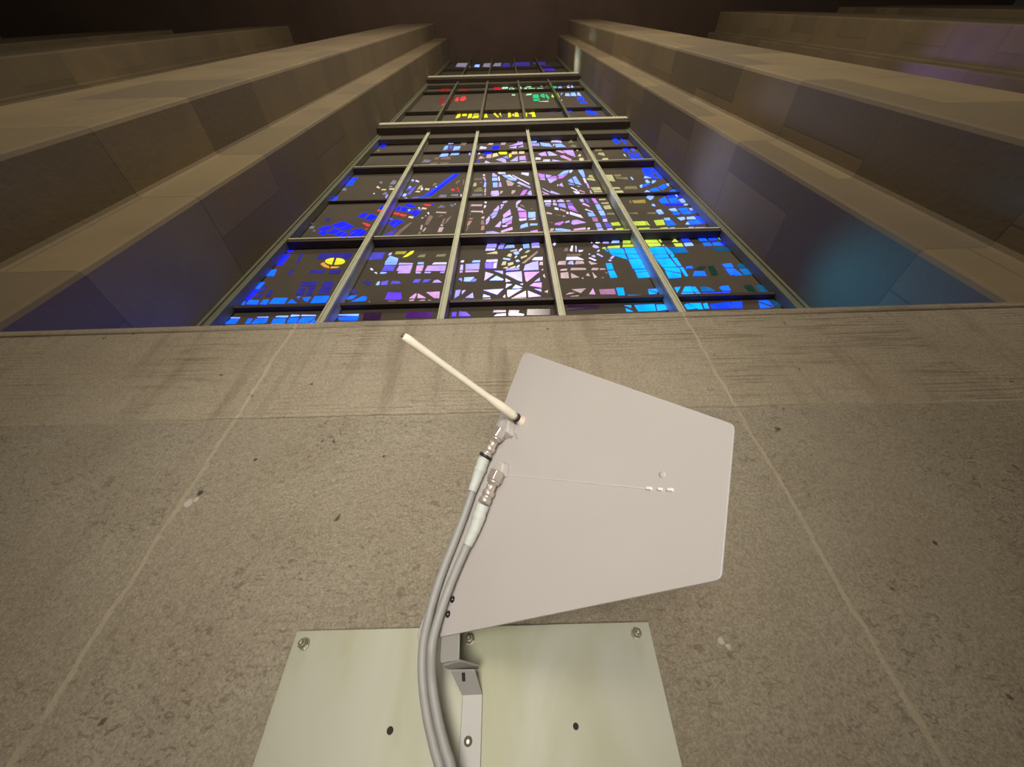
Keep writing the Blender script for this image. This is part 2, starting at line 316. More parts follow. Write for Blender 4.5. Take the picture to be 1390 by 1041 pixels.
GLASS = """
b -363,581 -362,586 -350,586 -349,580
b -364,546 -363,572 -349,571 -348,545
b -364,539 -365,544 -348,543 -348,538
B -363,505 -364,523 -350,524 -346,504
B -365,470 -368,487 -351,487 -352,469
b -364,441 -365,469 -351,468 -352,441
n -350,459 -349,479 -343,477 -342,462
n -335,450 -334,467 -329,464 -328,448
n -349,447 -346,456 -340,459 -340,447
B -366,430 -367,439 -356,439 -354,430
B -352,431 -352,441 -338,440 -336,430
B -333,430 -333,441 -325,441 -324,429
B -322,431 -321,445 -301,444 -300,430
B -297,431 -295,441 -284,431
B -288,442 -290,447 -285,447 -286,442
B -282,444 -270,445 -271,433 -277,436
B -266,430 -266,446 -245,446 -245,430
s -367,420 -367,422 -358,422 -357,419
s -354,419 -354,422 -343,422 -342,419
s -331,419 -330,422 -325,422 -325,418
s -320,418 -319,421 -307,421 -309,418
s -294,420 -294,422 -283,421 -282,419
s -281,419 -281,423 -272,422 -272,419
s -254,421 -245,421 -245,417 -251,418
n -302,554 -302,572 -248,571 -248,551
y -271,535 -276,536 -281,540 -284,543 -285,547 -285,551 -282,553 -279,555 -274,556
y -270,555 -265,554 -260,552 -256,548 -254,545 -253,541 -254,538 -257,535 -262,534 -267,534
o -289,537 -286,543 -280,535 -273,529 -271,523 -281,528
o -269,523 -270,528 -257,527 -260,524
n -298,512 -297,519 -274,518 -276,507
n -268,507 -267,518 -249,517 -250,506
n -327,507 -329,519 -323,521 -321,507
n -328,542 -333,572 -328,573 -324,544
n -297,473 -298,485 -274,485 -273,472
n -294,451 -296,468 -285,468 -282,451
n -280,451 -281,470 -273,471 -271,450
n -264,451 -266,485 -251,485 -248,450
B -367,388 -368,399 -360,399 -358,388
s -357,400 -357,402 -344,401 -344,399
B -358,388 -356,399 -344,398 -344,387
B -332,387 -333,398 -327,398 -326,387
B -324,386 -323,397 -307,397 -306,388
s -323,400 -324,401 -308,401 -308,399
s -300,400 -298,402 -283,402 -283,399
s -281,400 -281,404 -269,403 -269,401
s -268,401 -267,403 -248,402 -247,400
B -299,385 -300,396 -284,397 -282,386
B -280,387 -280,397 -268,397 -268,386
B -267,387 -264,397 -247,397 -253,386
B -251,385 -247,394 -243,387
N -219,546 -218,571 -197,570 -197,547
L -191,560 -190,568 -186,569 -186,561
s -191,536 -188,559 -172,549 -171,535
s -190,530 -190,534 -171,534 -171,529
V -190,511 -189,527 -172,526 -172,510
s -191,503 -190,508 -180,506 -182,503
L -169,529 -168,534 -146,532 -147,528
H -168,510 -167,525 -146,526 -146,508
H -165,503 -164,508 -146,508 -146,502
s -140,529 -140,534 -130,534 -130,528
h -139,508 -140,524 -129,525 -129,508
L -138,501 -139,506 -130,505 -130,501
w -118,527 -115,533 -95,532 -95,526
H -126,508 -124,523 -95,523 -95,506
L -125,501 -126,505 -115,504 -116,501
H -103,501 -102,504 -95,504 -96,500
w -209,518 -207,521 -202,514 -205,513
w -200,507 -196,508 -194,502
n -210,479 -207,483 -197,482 -197,470
V -182,471 -183,480 -173,483 -173,471
s -189,471 -188,481 -185,481 -184,471
V -169,473 -168,481 -157,480 -153,473
V -138,475 -136,484 -127,484 -129,475
V -124,475 -123,483 -112,483 -116,476
H -110,474 -108,481 -102,482 -96,474
n -219,452 -219,464 -211,458 -210,449
B -220,436 -218,445 -208,446 -212,437
B -212,431 -199,444 -193,441 -193,432
s -221,419 -219,423 -192,422 -193,419
k -188,426 -188,431 -183,425
v -168,434 -168,451 -149,450 -145,436 -147,433
m -164,427 -162,431 -152,430 -155,426
h -136,435 -129,447 -127,446 -128,434
h -126,447 -113,435 -125,435
h -115,449 -96,450 -95,433 -102,434
k -135,426 -135,431 -128,432 -129,425
k -125,427 -119,431 -113,431 -113,427
k -111,427 -110,430 -105,430 -105,427
Y -181,563 -181,572 -163,572 -165,563
y -166,552 -157,571 -152,573 -153,564 -160,554
E -144,551 -141,558 -131,561 -132,550
E -115,551 -114,558 -99,559 -100,551
s -221,400 -221,402 -193,402 -193,398
B -220,396 -192,397 -192,388 -215,389
P -133,391 -134,404 -99,402 -99,390
Q -186,388 -188,405 -164,404 -163,387
l -38,577 -36,591 -20,591 -21,577
L -39,567 -38,575 -22,574 -23,567
V -16,587 -16,592 -5,593 -6,588
l -19,572 -17,584 -8,585 -10,572
s -9,573 -4,584 8,584 9,575
s 21,585 32,587 32,572 22,571
l 35,588 48,592 49,583 35,581
L 35,579 48,580 49,573 35,572
e -37,556 -25,562 -20,564 -18,555
s 5,557 9,562 15,560 15,553 9,550
w 14,564 18,572 21,570 15,560
k 0,564 12,569 13,565 2,560
e 23,556 29,566 33,563 28,556
e -5,547 -1,556 4,554 2,543
s -11,537 -10,542 2,538 0,533
s 8,533 13,535 16,529 10,527
w 7,541 10,548 12,547 9,540
e 16,542 27,549 27,544 17,537
e -13,518 -11,530 -5,530 -6,519
e -4,524 5,528 6,521 -3,515
e -11,510 -3,514 -3,508
e -2,509 8,516 9,512 1,507
w 9,512 14,519 15,515 10,510
m 17,522 44,562 44,555 22,522
L -37,530 -36,537 -18,538 -18,529
v -37,510 -38,527 -26,528 -25,509
L -25,510 -25,526 -19,528 -20,510
w -75,531 -74,537 -69,537 -70,530
s -58,530 -56,536 -44,536 -45,529
L -74,507 -74,523 -70,524 -69,507
l -66,507 -67,525 -45,526 -45,508
h -74,500 -74,504 -69,505 -69,500
h -66,501 -66,505 -45,504 -46,501
l -74,482 -69,485 -68,475
s -66,475 -66,486 -51,486 -57,474
V -57,473 -52,482 -47,480 -49,473
L -37,475 -36,501 -23,493
l -24,503 -10,502 -10,492
s -30,476 -20,489 -9,478 -10,475
l -38,451 -9,453 -18,438
l -6,497 17,499 17,469 10,474 -7,492
V -7,502 -6,508 15,510 14,503
L -7,470 -7,481 1,472
L -7,454 -6,466 3,464
s 2,453 7,463 17,455 12,452
w 13,464 18,465 17,461
w 33,532 37,540 51,541 50,531
l 19,501 22,517 35,526 43,528 42,502
p 20,497 43,497 23,469 21,473
l 33,469 42,481 42,471
p 26,459 32,466 44,467 43,453
l 32,451 42,450 42,442
h -5,434 -5,450 16,451 -3,431
h 3,431 21,447 21,431
H 23,447 41,432 23,430
k -1,426 1,430 21,429 20,425
L 24,425 24,428 42,428 41,425
h -11,432 -7,439 -7,430
l -75,432 -75,452 -68,453 -69,439
L -66,441 -66,451 -61,452
l -61,433 -51,446 -49,432
h -65,425 -64,429 -51,428 -51,424
s -38,433 -37,441 -27,435 -27,433
h -38,424 -38,429 -26,430 -27,424
k 43,517 45,526 50,526 49,515
k 45,502 49,505 48,500
k 46,484 49,491 50,478
k 45,443 51,447 50,439
v -75,391 -75,401 -69,401 -69,391
v -66,391 -66,402 -57,401 -50,391
P -24,397 -22,403 -6,402 -6,397
P -4,398 -3,402 11,401 10,395
w -22,390 -18,394 -6,395 -6,390
w -4,396 0,398 17,392 16,389 -4,390
Q 19,389 20,403 50,402 49,388
w 69,583 73,589 76,585 72,577
w 94,559 99,577 102,577 98,556
w 105,576 107,575 104,555 103,556
w 107,560 116,561 114,556 108,554
m 84,559 89,570 93,568 91,557
m 87,547 111,547 109,542 88,542
w 84,530 86,539 104,539 112,529
k 70,516 73,526 85,527 83,515
L 85,517 89,525 95,526 95,515
k 96,516 99,526 110,525 111,517
k 72,498 74,502 84,503 83,498
k 87,499 89,505 111,503 111,499
k 117,498 120,504 130,503 127,497
k 129,498 131,502 139,501 139,498
k 71,477 72,492 84,494 83,476
k 86,476 87,491 98,478
k 107,483 112,490 113,480
k 118,492 123,477 118,474
k 100,476 103,478 103,473
m 135,489 140,492 139,485
m 127,475 132,478 132,474
L 131,571 134,578 140,574 142,567 136,565
w 135,553 140,561 141,556
w 121,546 123,548 124,545
L 124,540 129,544 132,539 129,535
L 133,546 136,549 143,538 141,535
w 119,535 122,536 131,527 128,524
k 117,522 119,525 123,520 130,516 120,513
w 131,584 133,588 134,584
w 138,584 139,587 147,585 142,582
l 149,582 151,587 161,586 160,581
s 163,582 167,591 179,592 177,582
g 181,579 184,591 196,592 195,579
g 178,567 180,575 197,575 197,567
g 145,563 147,568 152,568 152,563
g 153,564 155,570 176,572 174,564
c 148,561 152,562 153,552
c 154,562 178,562 178,545 155,546
c 155,544 177,543 177,527
c 180,563 199,564 199,544 179,544
c 179,542 199,542 199,530 179,530
c 178,527 199,529 197,498 178,498
c 179,495 197,495 197,490 179,489
c 179,487 197,488 197,473 179,472
L 147,525 151,528 153,524 150,522
L 151,531 157,539 160,538 154,529
c 142,516 151,516 150,498 141,497
c 141,494 150,495 151,475 141,474
k 82,447 103,449 94,437
h 104,434 112,449 113,433
K 119,445 141,446 140,432 119,433
k 73,434 79,440 85,437
k 78,430 91,432 90,430
m 80,439 84,441 88,438
c 143,448 153,448 151,429 142,429
c 141,428 151,428 151,421 143,422
c 154,429 178,428 177,422 154,422
c 184,442 197,443 196,434
c 184,439 194,431 183,430
c 182,427 198,427 197,423 182,422
c 144,406 154,406 153,400
c 145,400 153,392 144,392
c 157,406 184,407 182,392 159,392
c 185,406 197,406 197,394 183,392
Q 70,398 72,410 114,408 112,401
g 219,591 239,592 240,579 219,579
g 219,577 241,577 240,568 220,566
g 241,590 245,591 245,580 242,579
g 241,570 245,572 245,567
c 219,564 242,564 241,541 218,541
c 219,539 241,539 241,530 219,527
c 219,525 241,527 243,501 222,500
c 222,498 245,498 243,483 223,492
c 222,490 242,479 239,470 221,469
c 243,564 247,564 250,540 243,540
c 244,538 250,539 249,531 244,529
c 244,528 250,527 250,502 245,502
c 246,499 251,500 250,474 246,473
g 260,580 269,594 271,580
g 261,575 275,575 274,564 261,564
A 277,596 291,597 290,579 279,579
s 277,575 291,576 291,566 276,564
T 250,562 274,562 275,543 250,542
B 306,592 318,592 318,581 306,581
A 322,593 336,594 336,584 322,582
G 338,592 345,594 344,583 340,581
B 307,574 319,575 319,564 306,564
B 322,574 334,575 336,564 321,564
b 336,576 348,577 345,564 337,564
C 315,556 343,559 341,545 318,544
B 253,495 256,501 265,502 265,496
d 264,491 275,501 285,499 276,489
B 256,474 263,487 277,486 276,473
d 287,500 296,502 293,475 282,473
B 310,505 324,507 323,495 310,495
B 309,491 322,492 315,474 309,473
B 322,490 325,472 314,472
C 330,503 346,506 344,492 328,493
T 328,490 345,491 343,474 328,472
c 221,445 230,446 221,432
c 228,434 235,446 244,447 243,433
c 221,423 226,432 243,431 242,422
c 244,446 250,446 250,432 244,433
c 244,431 251,431 251,423 245,423
T 255,445 261,446 268,443 272,434 254,433
A 253,430 279,430 277,423 254,423
B 280,442 285,446 295,446 293,434 282,435
A 280,432 290,430 288,423 281,423
d 314,446 326,447 325,428 314,432
C 331,445 342,447 346,436 341,427 329,428
c 220,404 225,407 234,395 221,393
c 227,407 243,407 241,393 235,393
c 245,406 251,407 249,394 243,394
A 253,404 280,407 280,394 252,394
A 281,407 296,408 290,393 281,394
B 316,408 329,409 328,399
B 315,404 325,395 326,393 312,392
B 330,409 329,403 329,394
C 331,407 348,407 346,396 331,395
A -355,932 -354,948 -343,949 -342,931
A -354,890 -357,926 -345,928 -341,894
q -356,863 -355,879 -346,871 -345,858
A -358,812 -359,825 -352,827 -349,811
B -362,794 -363,808 -348,806 -345,790
q -285,904 -285,915 -278,911 -277,897
q -259,893 -257,921 -248,915 -247,892
q -258,874 -257,885 -250,882 -249,871
O -285,876 -283,884 -274,870 -277,868
O -270,857 -269,863 -259,862 -259,856
O -254,859 -254,866 -242,866 -242,858
w -281,835 -281,842 -277,835
q -262,831 -259,846 -251,840 -253,828
l -252,814 -251,831 -248,828 -248,809
b -250,753 -247,768 -241,767 -243,750
r -251,740 -252,751 -244,748 -244,738
b -281,716 -275,734 -265,733 -268,709
b -264,701 -260,729 -244,718 -250,699
r -266,688 -260,688 -247,678 -250,669
r -254,662 -249,664 -248,657
b -318,682 -301,698 -296,692 -311,675
b -309,673 -295,692 -288,684 -299,667
b -298,661 -286,683 -276,673 -286,659
b -337,664 -337,671 -321,679 -314,673 -323,658
b -332,651 -321,657 -316,650 -319,640
b -315,650 -308,666 -296,657 -301,643
b -300,641 -293,656 -285,649 -290,635
b -289,634 -282,648 -279,646 -279,628
b -277,626 -261,663 -255,659 -267,627
b -265,624 -254,657 -247,648 -254,627
b -278,650 -267,663 -263,661 -274,646
q -362,689 -363,702 -355,690
q -355,669 -356,678 -348,679 -346,668
q -344,657 -344,663 -338,659
n -339,706 -339,714 -329,711 -329,698
A -172,822 -167,835 -124,953 -120,951 -166,824
b -164,821 -119,949 -112,949 -158,819
w -156,867 -155,874 -152,872 -153,865
V -200,795 -194,811 -180,814 -186,794
A -184,792 -176,812 -167,813 -173,791
A -173,793 -167,809 -156,808 -163,794
B -162,792 -156,804 -152,798 -155,790
h -213,800 -208,810 -204,806 -200,794 -205,793
s -216,912 -215,922 -209,919 -209,907
w -206,909 -205,917 -196,908 -196,900
V -217,854 -213,865 -205,866 -207,855
s -214,867 -212,876 -208,876 -209,868
V -209,827 -204,866 -198,882 -199,857 -203,826
s -217,817 -217,834 -210,831 -210,816
e -193,854 -191,879 -185,881 -187,860
w -185,851 -185,872 -180,860 -181,849
O -195,841 -193,847 -184,845 -185,838
O -177,853 -176,862 -166,859 -167,848
E -163,875 -161,894 -154,891 -157,877
r -121,846 -120,855 -112,851 -112,839
r -109,852 -109,859 -103,854
r -106,839 -102,845 -101,836
q -142,809 -139,820 -126,819 -125,800 -135,796
q -118,812 -117,820 -102,820 -102,810
w -97,808 -98,821 -95,818 -95,808
m -115,888 -109,909 -105,906 -112,885
m -98,877 -99,913 -96,910 -96,877
m -117,795 -101,798 -100,792
r -169,771 -160,772 -150,766 -152,759 -163,763
b -150,766 -149,774 -146,771 -148,766
b -202,766 -200,775 -190,771 -180,759 -191,757
b -217,744 -216,761 -208,762 -209,744
b -207,742 -206,760 -195,755 -194,736
b -193,734 -187,734 -183,746 -184,728
b -184,726 -178,742 -171,740 -176,720
b -178,713 -169,736 -166,734 -172,713
s -192,739 -191,748 -186,742 -189,736
V -178,745 -169,744 -163,741 -168,737
w -175,753 -172,756 -169,748 -170,746
O -168,747 -166,754 -156,749 -159,744
r -217,725 -217,734 -204,729 -206,719
r -204,717 -203,727 -189,719 -193,711
O -186,707 -185,714 -175,710 -176,702
b -218,683 -211,695 -205,696 -212,679
b -212,675 -203,700 -198,698 -208,672
b -206,667 -197,693 -190,689 -202,669
V -220,702 -218,707 -212,704 -213,697
N -216,632 -205,648 -195,659 -198,632
m -196,631 -191,653 -178,683 -174,685 -183,652 -189,632
k -161,700 -159,707 -156,705 -157,700
k -155,710 -154,715 -152,713
w -153,726 -151,730 -148,722 -150,719
m -150,672 -149,708 -147,716 -140,711 -140,697 -144,672
k -150,644 -147,661 -145,658 -147,646
k -155,654 -156,672 -153,672 -152,650
m -156,634 -155,646 -152,644 -151,632
q -137,750 -131,765 -120,753
q -113,756 -113,767 -106,763 -107,754
w -105,763 -105,770 -103,767
k -137,726 -137,731 -116,727 -117,723
m -130,707 -123,715 -122,710
m -121,673 -119,696 -116,699 -116,673
k -121,665 -121,672 -116,670 -117,664
k -123,640 -122,659 -114,659 -116,641
m -114,673 -113,696 -105,712 -109,689
q -126,625 -125,631 -111,630 -108,626
m -75,906 -73,918 -56,919 -57,905
m -63,886 -62,893 -55,893 -56,885
e -75,865 -74,887 -69,889 -67,878 -69,865
E -71,833 -71,845 -53,846 -52,833
E -68,849 -65,855 -55,857 -56,848
q -74,808 -73,820 -52,819 -52,808
m -75,799 -75,805 -51,803 -51,797
w -57,936 -55,947 -52,943 -51,931
H -56,924 -52,926 -48,901 -50,895
s -52,861 -51,890 -47,888 -47,858
k -50,829 -49,852 -46,850 -46,827
k -49,811 -48,825 -46,823 -46,808
w -48,797 -47,802 -45,796
L -35,927 -35,952 -32,952 -23,931 -24,926
s -35,898 -35,919 -23,919 -22,899
s -32,857 -33,886 -22,886 -22,856
w -22,923 -19,928 -17,897 -20,895
H -20,859 -19,888 -15,887 -13,858
w -23,951 -22,956 -5,954 -4,944 -19,943
s -13,935 -5,938 5,919 -5,917
w -2,934 5,936 13,915 20,908 17,905
s -3,912 6,915 21,901 17,894 6,897
w 10,931 11,935 47,871 46,867
w 30,939 32,949 49,945 47,925
L 19,882 24,889 48,853 47,843
k -4,900 0,902 14,878 9,863 -1,864
k 19,860 24,866 28,857
k 6,819 8,835 16,834 14,822 8,812
p 23,797 24,807 32,835 41,837 35,812
L 38,812 45,832 48,830 48,798
L -36,814 -35,834 -20,836 -18,812
L -35,798 -34,810 -18,810 -24,797
k -17,816 -16,833 -10,833 -13,820
w -47,768 -47,777 -42,775 -43,766
w -47,741 -47,757 -43,757 -43,750
k -74,755 -72,763 -50,761 -51,753
k -72,726 -70,731 -51,729 -48,733 -47,716 -51,723
m -73,712 -72,717 -68,715
m -73,690 -71,699 -64,696 -67,689
M -74,664 -73,683 -66,685 -70,666
m -74,640 -73,664 -71,661 -72,643
k -51,695 -48,702 -44,702 -45,691
m -50,667 -50,685 -45,686 -43,665
M -49,643 -48,661 -43,662 -43,644
L -12,766 -10,775 -1,776 -4,767
L -16,750 -15,759 -8,760 -11,749
L -16,737 -14,746 -11,748 -14,735
L -29,728 -19,755 -17,741 -20,726
l -35,705 -28,724 -20,724 -21,711 -30,705
L -33,698 -29,703 -22,707 -29,692
L -42,683 -36,703 -34,700 -35,683
H -41,666 -41,680 -35,681 -37,672
H -11,707 3,734 5,709 -10,692
L -12,670 -12,689 1,694
L -11,669 5,701 7,699 6,688 -7,672
p -6,667 6,686 5,668 -5,662
L -13,660 -2,662 -3,656 -11,654
H -25,656 -15,681 -13,675 -16,654
h -15,638 6,654 7,643 -13,632
L 14,753 15,768 20,777 26,778 22,765 16,753
L 14,742 15,751 18,751 16,739
m 22,749 23,756 29,752 32,739
m 41,730 43,735 47,731
H 17,725 17,742 21,741 33,724
p 18,718 33,719 33,692 19,692
w 18,684 18,688 33,688 32,681 19,678
s 35,691 36,717 50,717 49,691
w 35,683 49,688 48,682
s 19,646 20,659 33,669 34,654
s 36,658 37,666 51,665 50,658
p 35,625 36,635 49,640 49,626
l -40,629 -40,637 -27,639 -18,633 -19,626
p 69,941 84,932 82,906 71,909
L 70,899 71,905 83,903 82,893
L 85,910 86,932 99,923 93,913
p 86,907 106,920 111,910 105,903
L 87,902 110,900 94,876 90,874
s 111,920 129,953 142,958 139,942 122,922
p 111,901 113,917 126,923 137,934 120,902
w 140,940 143,957 151,957 144,939
s 162,956 174,958 172,908 166,906
w 165,901 170,898 169,866 165,869
H 167,862 171,866 170,835 167,836
k 168,825 170,827 171,798 166,799
s 130,887 140,901 142,870 135,873
s 143,908 151,914 156,856 144,866
l 129,869 141,860 141,856 130,862
k 144,852 152,850 150,845
w 131,843 133,845 144,825 142,822
h 146,825 148,827 157,814 156,811
w 133,821 146,818 145,796 138,801
h 147,808 157,805 155,798 147,798
H 108,857 116,875 117,848
w 104,860 108,864 106,853
L 71,843 73,841 86,819 83,819
L 85,815 88,827 99,814 109,799 98,806
h 69,826 81,811 84,803 75,809
w 69,800 70,808 85,799 82,796
h 87,797 89,800 97,796
e 171,889 174,899 180,900 189,897 190,880
e 178,907 182,919 189,918 189,900
e 172,840 192,840 192,823 174,823
e 174,820 192,818 192,812 175,812
e 172,798 173,806 192,805 192,796
w 69,766 70,774 84,775 84,763
h 86,764 88,775 93,773 93,764
L 95,771 104,778 109,772 109,763 95,765
k 112,764 114,772 122,770 120,764
L 70,753 72,760 82,757 83,752
L 70,747 81,746 80,743
L 85,750 87,761 94,755 93,746
l 95,742 97,756 109,755 109,732
V 112,752 114,759 123,757 124,745 114,745
p 113,743 123,742 127,721 113,730
p 113,727 125,719 129,712
w 86,727 87,737 94,733 94,723
k 96,725 97,730 107,719 105,715
w 106,705 107,715 111,713 110,703
w 112,710 114,715 132,697 134,683 112,702
k 69,708 70,716 81,709 79,704
m 84,704 96,698 95,695
k 97,693 99,698 104,694
p 79,659 81,664 97,672 98,668 89,655
L 99,669 108,675 108,668 99,664
H 109,663 113,675 122,677 136,664 112,656
k 69,633 71,643 78,643 76,634
s 78,635 79,642 90,642 106,634 104,631
h 109,633 110,638 132,643 132,636
w 133,636 136,643 140,642 137,635
m 69,668 78,669 78,666
L 139,774 147,777 147,762 141,760
V 150,777 156,776 157,752 152,758
h 141,750 145,757 154,740 154,734
p 164,778 171,777 173,749 166,751
s 166,746 174,747 175,719 166,720
s 166,716 176,716 176,693 167,693
V 167,689 175,689 175,682 167,681
L 167,677 175,678 174,665 166,665
V 167,659 175,660 177,642 167,641
L 167,636 176,638 177,628 167,627
w 142,723 145,726 157,710 155,709
s 145,708 156,707 158,691 145,690
K 149,685 159,686 158,666 149,668
l 151,660 160,661 160,643 151,642
s 150,638 160,639 161,630 151,628
e 177,773 191,774 191,768 177,768
e 178,754 193,755 193,748 179,748
e 179,738 193,741 193,723 180,721
E 178,696 180,704 194,703 193,695
g 178,660 193,662 194,648 178,648
g 181,635 195,637 195,630 180,628
e 211,903 215,919 233,917 231,873 217,877
E 236,917 253,920 252,906 237,904
E 236,891 239,900 263,898 261,883
s 269,898 272,901 273,882 269,879
e 215,827 218,838 231,837 233,828
E 239,825 244,840 268,840 267,823
e 213,805 216,816 234,817 234,798 214,797
A 309,955 325,957 325,910 304,908
A 329,957 336,957 337,889 331,883
A 305,901 314,903 328,890 321,881
s 296,889 302,903 313,889
s 294,871 300,880 303,861 295,856
s 304,855 310,873 319,872 310,857
s 276,845 284,851 278,831 274,831
B 280,835 288,852 301,853 290,841
s 272,801 283,816 288,808 286,798
B 289,818 307,831 309,811 292,808
b 287,797 307,805 307,801 292,794
B 310,831 328,849 332,835 315,814
s 333,850 339,852 335,835 333,837
B 323,800 327,807 341,815 338,798
s 271,777 277,784 289,782 283,768 275,761
B 291,760 309,779 307,744 292,743
A 314,782 329,784 330,774 314,771
B 312,766 328,769 329,745 310,744
s 331,786 335,785 332,771
b 337,785 343,782 339,769 334,770
s 330,760 340,766 339,744 330,743
b 294,733 298,739 330,737 328,728
s 330,731 333,738 341,737 337,730
s 270,735 274,742 278,737 276,728
s 270,707 275,713 282,713 282,693 272,691
s 296,714 310,718 310,704 299,705
B 298,699 310,701 310,689 298,687
B 313,715 332,719 331,706 315,705
B 314,702 331,703 332,691 315,689
s 334,716 343,717 341,707 334,706
A 333,703 341,704 340,693 334,692
s 299,675 313,677 312,667 302,662
s 316,676 331,678 331,667 314,666
B 313,659 332,663 333,646 312,644
A 332,677 341,678 342,668 332,666
A 333,663 342,666 344,649 335,646
s 304,646 312,657 311,644
l 303,630 306,634 315,633 312,628
l 315,630 317,633 333,632 331,629
E 232,754 238,766 236,747
F 240,761 266,764 264,747 240,748
E 215,700 236,703 236,695
E 251,695 254,701 268,701 268,694
g 218,663 239,663 239,646 218,646
g 240,663 242,662 243,645 240,647
g 255,665 273,668 270,646 254,644
s 275,674 286,675 285,665 274,665
B 274,662 286,664 288,645 272,642
g 220,635 240,636 239,628 219,629
g 256,633 271,635 269,627
s 273,634 283,635 281,629 273,627
b -350,1196 -355,1258 -344,1260 -337,1197
q -351,1164 -351,1180 -343,1166
s -179,1234 -174,1299 -161,1294 -162,1250
s -165,1216 -160,1261 -150,1266 -150,1220
s -146,1237 -145,1280 -132,1283 -133,1230
s -122,1294 -111,1299 -111,1256 -121,1263
l -107,1256 -104,1296 -93,1295 -93,1258
s -172,1157 -171,1194 -162,1201 -161,1162
V -158,1167 -158,1204 -150,1198 -150,1166
s -145,1150 -145,1189 -127,1190 -128,1158
s -175,1094 -172,1122 -153,1123 -153,1098
s -148,1105 -147,1125 -125,1125 -126,1108
q -212,1049 -209,1074 -190,1067 -195,1049
m -192,1028 -189,1045 -171,1045 -171,1026
m -166,1026 -165,1045 -144,1043 -145,1028
m -186,1070 -184,1090 -173,1089 -174,1069
m -170,1070 -168,1088 -144,1091 -144,1068
m -132,1207 -124,1229 -112,1222 -116,1194
b -104,999 -101,1028 -94,1032 -93,1003
s -100,1106 -99,1130 -96,1125 -95,1100
w -75,1253 -73,1301 -62,1296 -62,1251
w -59,1239 -39,1273 -36,1257 -50,1235
w -35,1260 -31,1284 -12,1270 -14,1246 -26,1247
b -8,1240 -2,1281 5,1293 4,1227
k -55,1199 -49,1215 -37,1211 -40,1196
k -18,1196 -15,1215 -2,1216 -6,1192
w -75,1158 -72,1185 -54,1172 -56,1157
b -45,1145 -37,1186 -22,1190 -19,1163 -30,1139
b -62,1107 -57,1131 -39,1124 -46,1107
w -77,1108 -73,1123 -69,1112
k -73,1066 -68,1090 -56,1073
k -54,1073 -52,1104 -40,1105 -40,1072
O -38,1076 -37,1109 -26,1115 -22,1089
y -23,1118 -16,1127 0,1121 -1,1101 -19,1103
L -29,1057 -13,1069 -3,1055 -2,1024
L -59,1000 -54,1051 -23,1001
L -66,1013 -64,1029 -61,1016
b -75,1044 -71,1052 -67,1047
l -11,1074 1,1087 3,1062
b 4,1232 5,1292 18,1279
H 5,1177 21,1197 44,1223 45,1194
L 6,1161 27,1178 25,1154
L 29,1164 44,1184 45,1167
H 29,1213 31,1241 47,1246
w 31,1283 36,1302 45,1294
O 11,1100 12,1124 27,1125 27,1101
O 30,1103 31,1127 45,1126 45,1101
y 4,1096 9,1110 12,1085 5,1068
L 6,1040 27,1082 26,1039
H 30,1047 30,1079 46,1082 47,1046
L 29,1013 30,1034 47,1037 46,1009
L 7,1014 26,1030 25,1011
l 65,1250 65,1288 83,1294 82,1254
w 86,1284 88,1302 113,1306 113,1283
l 117,1299 149,1302 145,1247 122,1246
w 151,1295 160,1301 159,1252 153,1252
s 66,1220 84,1224 83,1207 67,1209
L 87,1241 105,1263 117,1244 109,1233
l 66,1176 67,1201 89,1196 89,1174
s 92,1206 117,1193 122,1160 93,1173
L 122,1209 127,1231 152,1217 153,1200
s 131,1186 149,1189 158,1156 131,1156
w 124,1165 128,1192 129,1175
E 167,1193 180,1226 184,1197
E 168,1155 177,1176 187,1169 185,1150
H 79,1098 100,1116 101,1077 86,1079
L 104,1115 111,1117 128,1079 105,1077
h 127,1123 138,1134 149,1097 140,1100
H 142,1132 173,1134 171,1061 154,1086
h 133,1074 143,1078 159,1040 155,1031 135,1060
w 69,1048 71,1066 84,1062 83,1047
w 86,1029 89,1046 106,1045 104,1027
L 109,1031 111,1044 132,1029 129,1023
L 67,1005 68,1031 77,1025 85,1003
w 120,1005 123,1020 137,1018 137,1003
H 108,1010 111,1025 120,1022
h 140,1007 147,1024 158,1010
O 180,1118 184,1128 186,1113
O 176,1066 186,1088 186,1065
O 176,1038 179,1052 189,1051 186,1020 177,1021
w 165,1005 170,1030 171,1007
O 175,1004 178,1016 188,1016 189,1003
E 226,1109 229,1123 249,1124 246,1107
e 229,1079 234,1093 247,1092 245,1064
e 229,1025 236,1045 249,1045 246,1023
E 211,1076 220,1095 222,1057
E 210,1031 219,1053 219,1026
A 297,1305 310,1308 307,1236 297,1225
A 295,1220 309,1230 309,1184 296,1169
A 319,1294 326,1298 324,1222 318,1223
A 318,1211 326,1213 325,1172 320,1167
A 302,1132 317,1135 314,1095 302,1095
V 322,1135 333,1139 331,1096 322,1095
A 307,1082 318,1081 316,1048 305,1049
A 323,1080 332,1082 332,1056 321,1049
A 305,1040 316,1039 314,1009 307,1009
A 322,1039 331,1039 331,1007 323,1008
w 293,1073 296,1073 295,1050
q -308,3051 -312,3249 -226,3245 -215,2994
s -191,3025 -188,3138 -160,3132 -158,2996
q -137,3013 -135,3190 -93,3196 -92,2981
q -76,3036 -65,3189 -23,3196 -27,3010
n -18,2986 -9,3176 32,3182 30,2975
n 43,3008 56,3201 158,3201 152,2983
n 175,3092 190,3194 259,3177 249,2998
U 194,2768 221,2968 275,2992 286,2748
R -300,2135 -297,2215 -259,2209 -257,2090
R -196,2080 -202,2199 -174,2174 -166,2057
R -274,1870 -271,1967 -253,1971 -249,1851
U -317,2062 -317,2111 -296,2096 -296,2048
r -251,1792 -247,1830 -231,1819 -234,1790
r -236,1865 -238,1962 -226,1967 -223,1863
r -206,1876 -207,1957 -195,1956 -191,1865
r -187,1889 -187,1971 -170,1979 -161,1917 -171,1871
n -249,1867 -250,1931 -243,1930
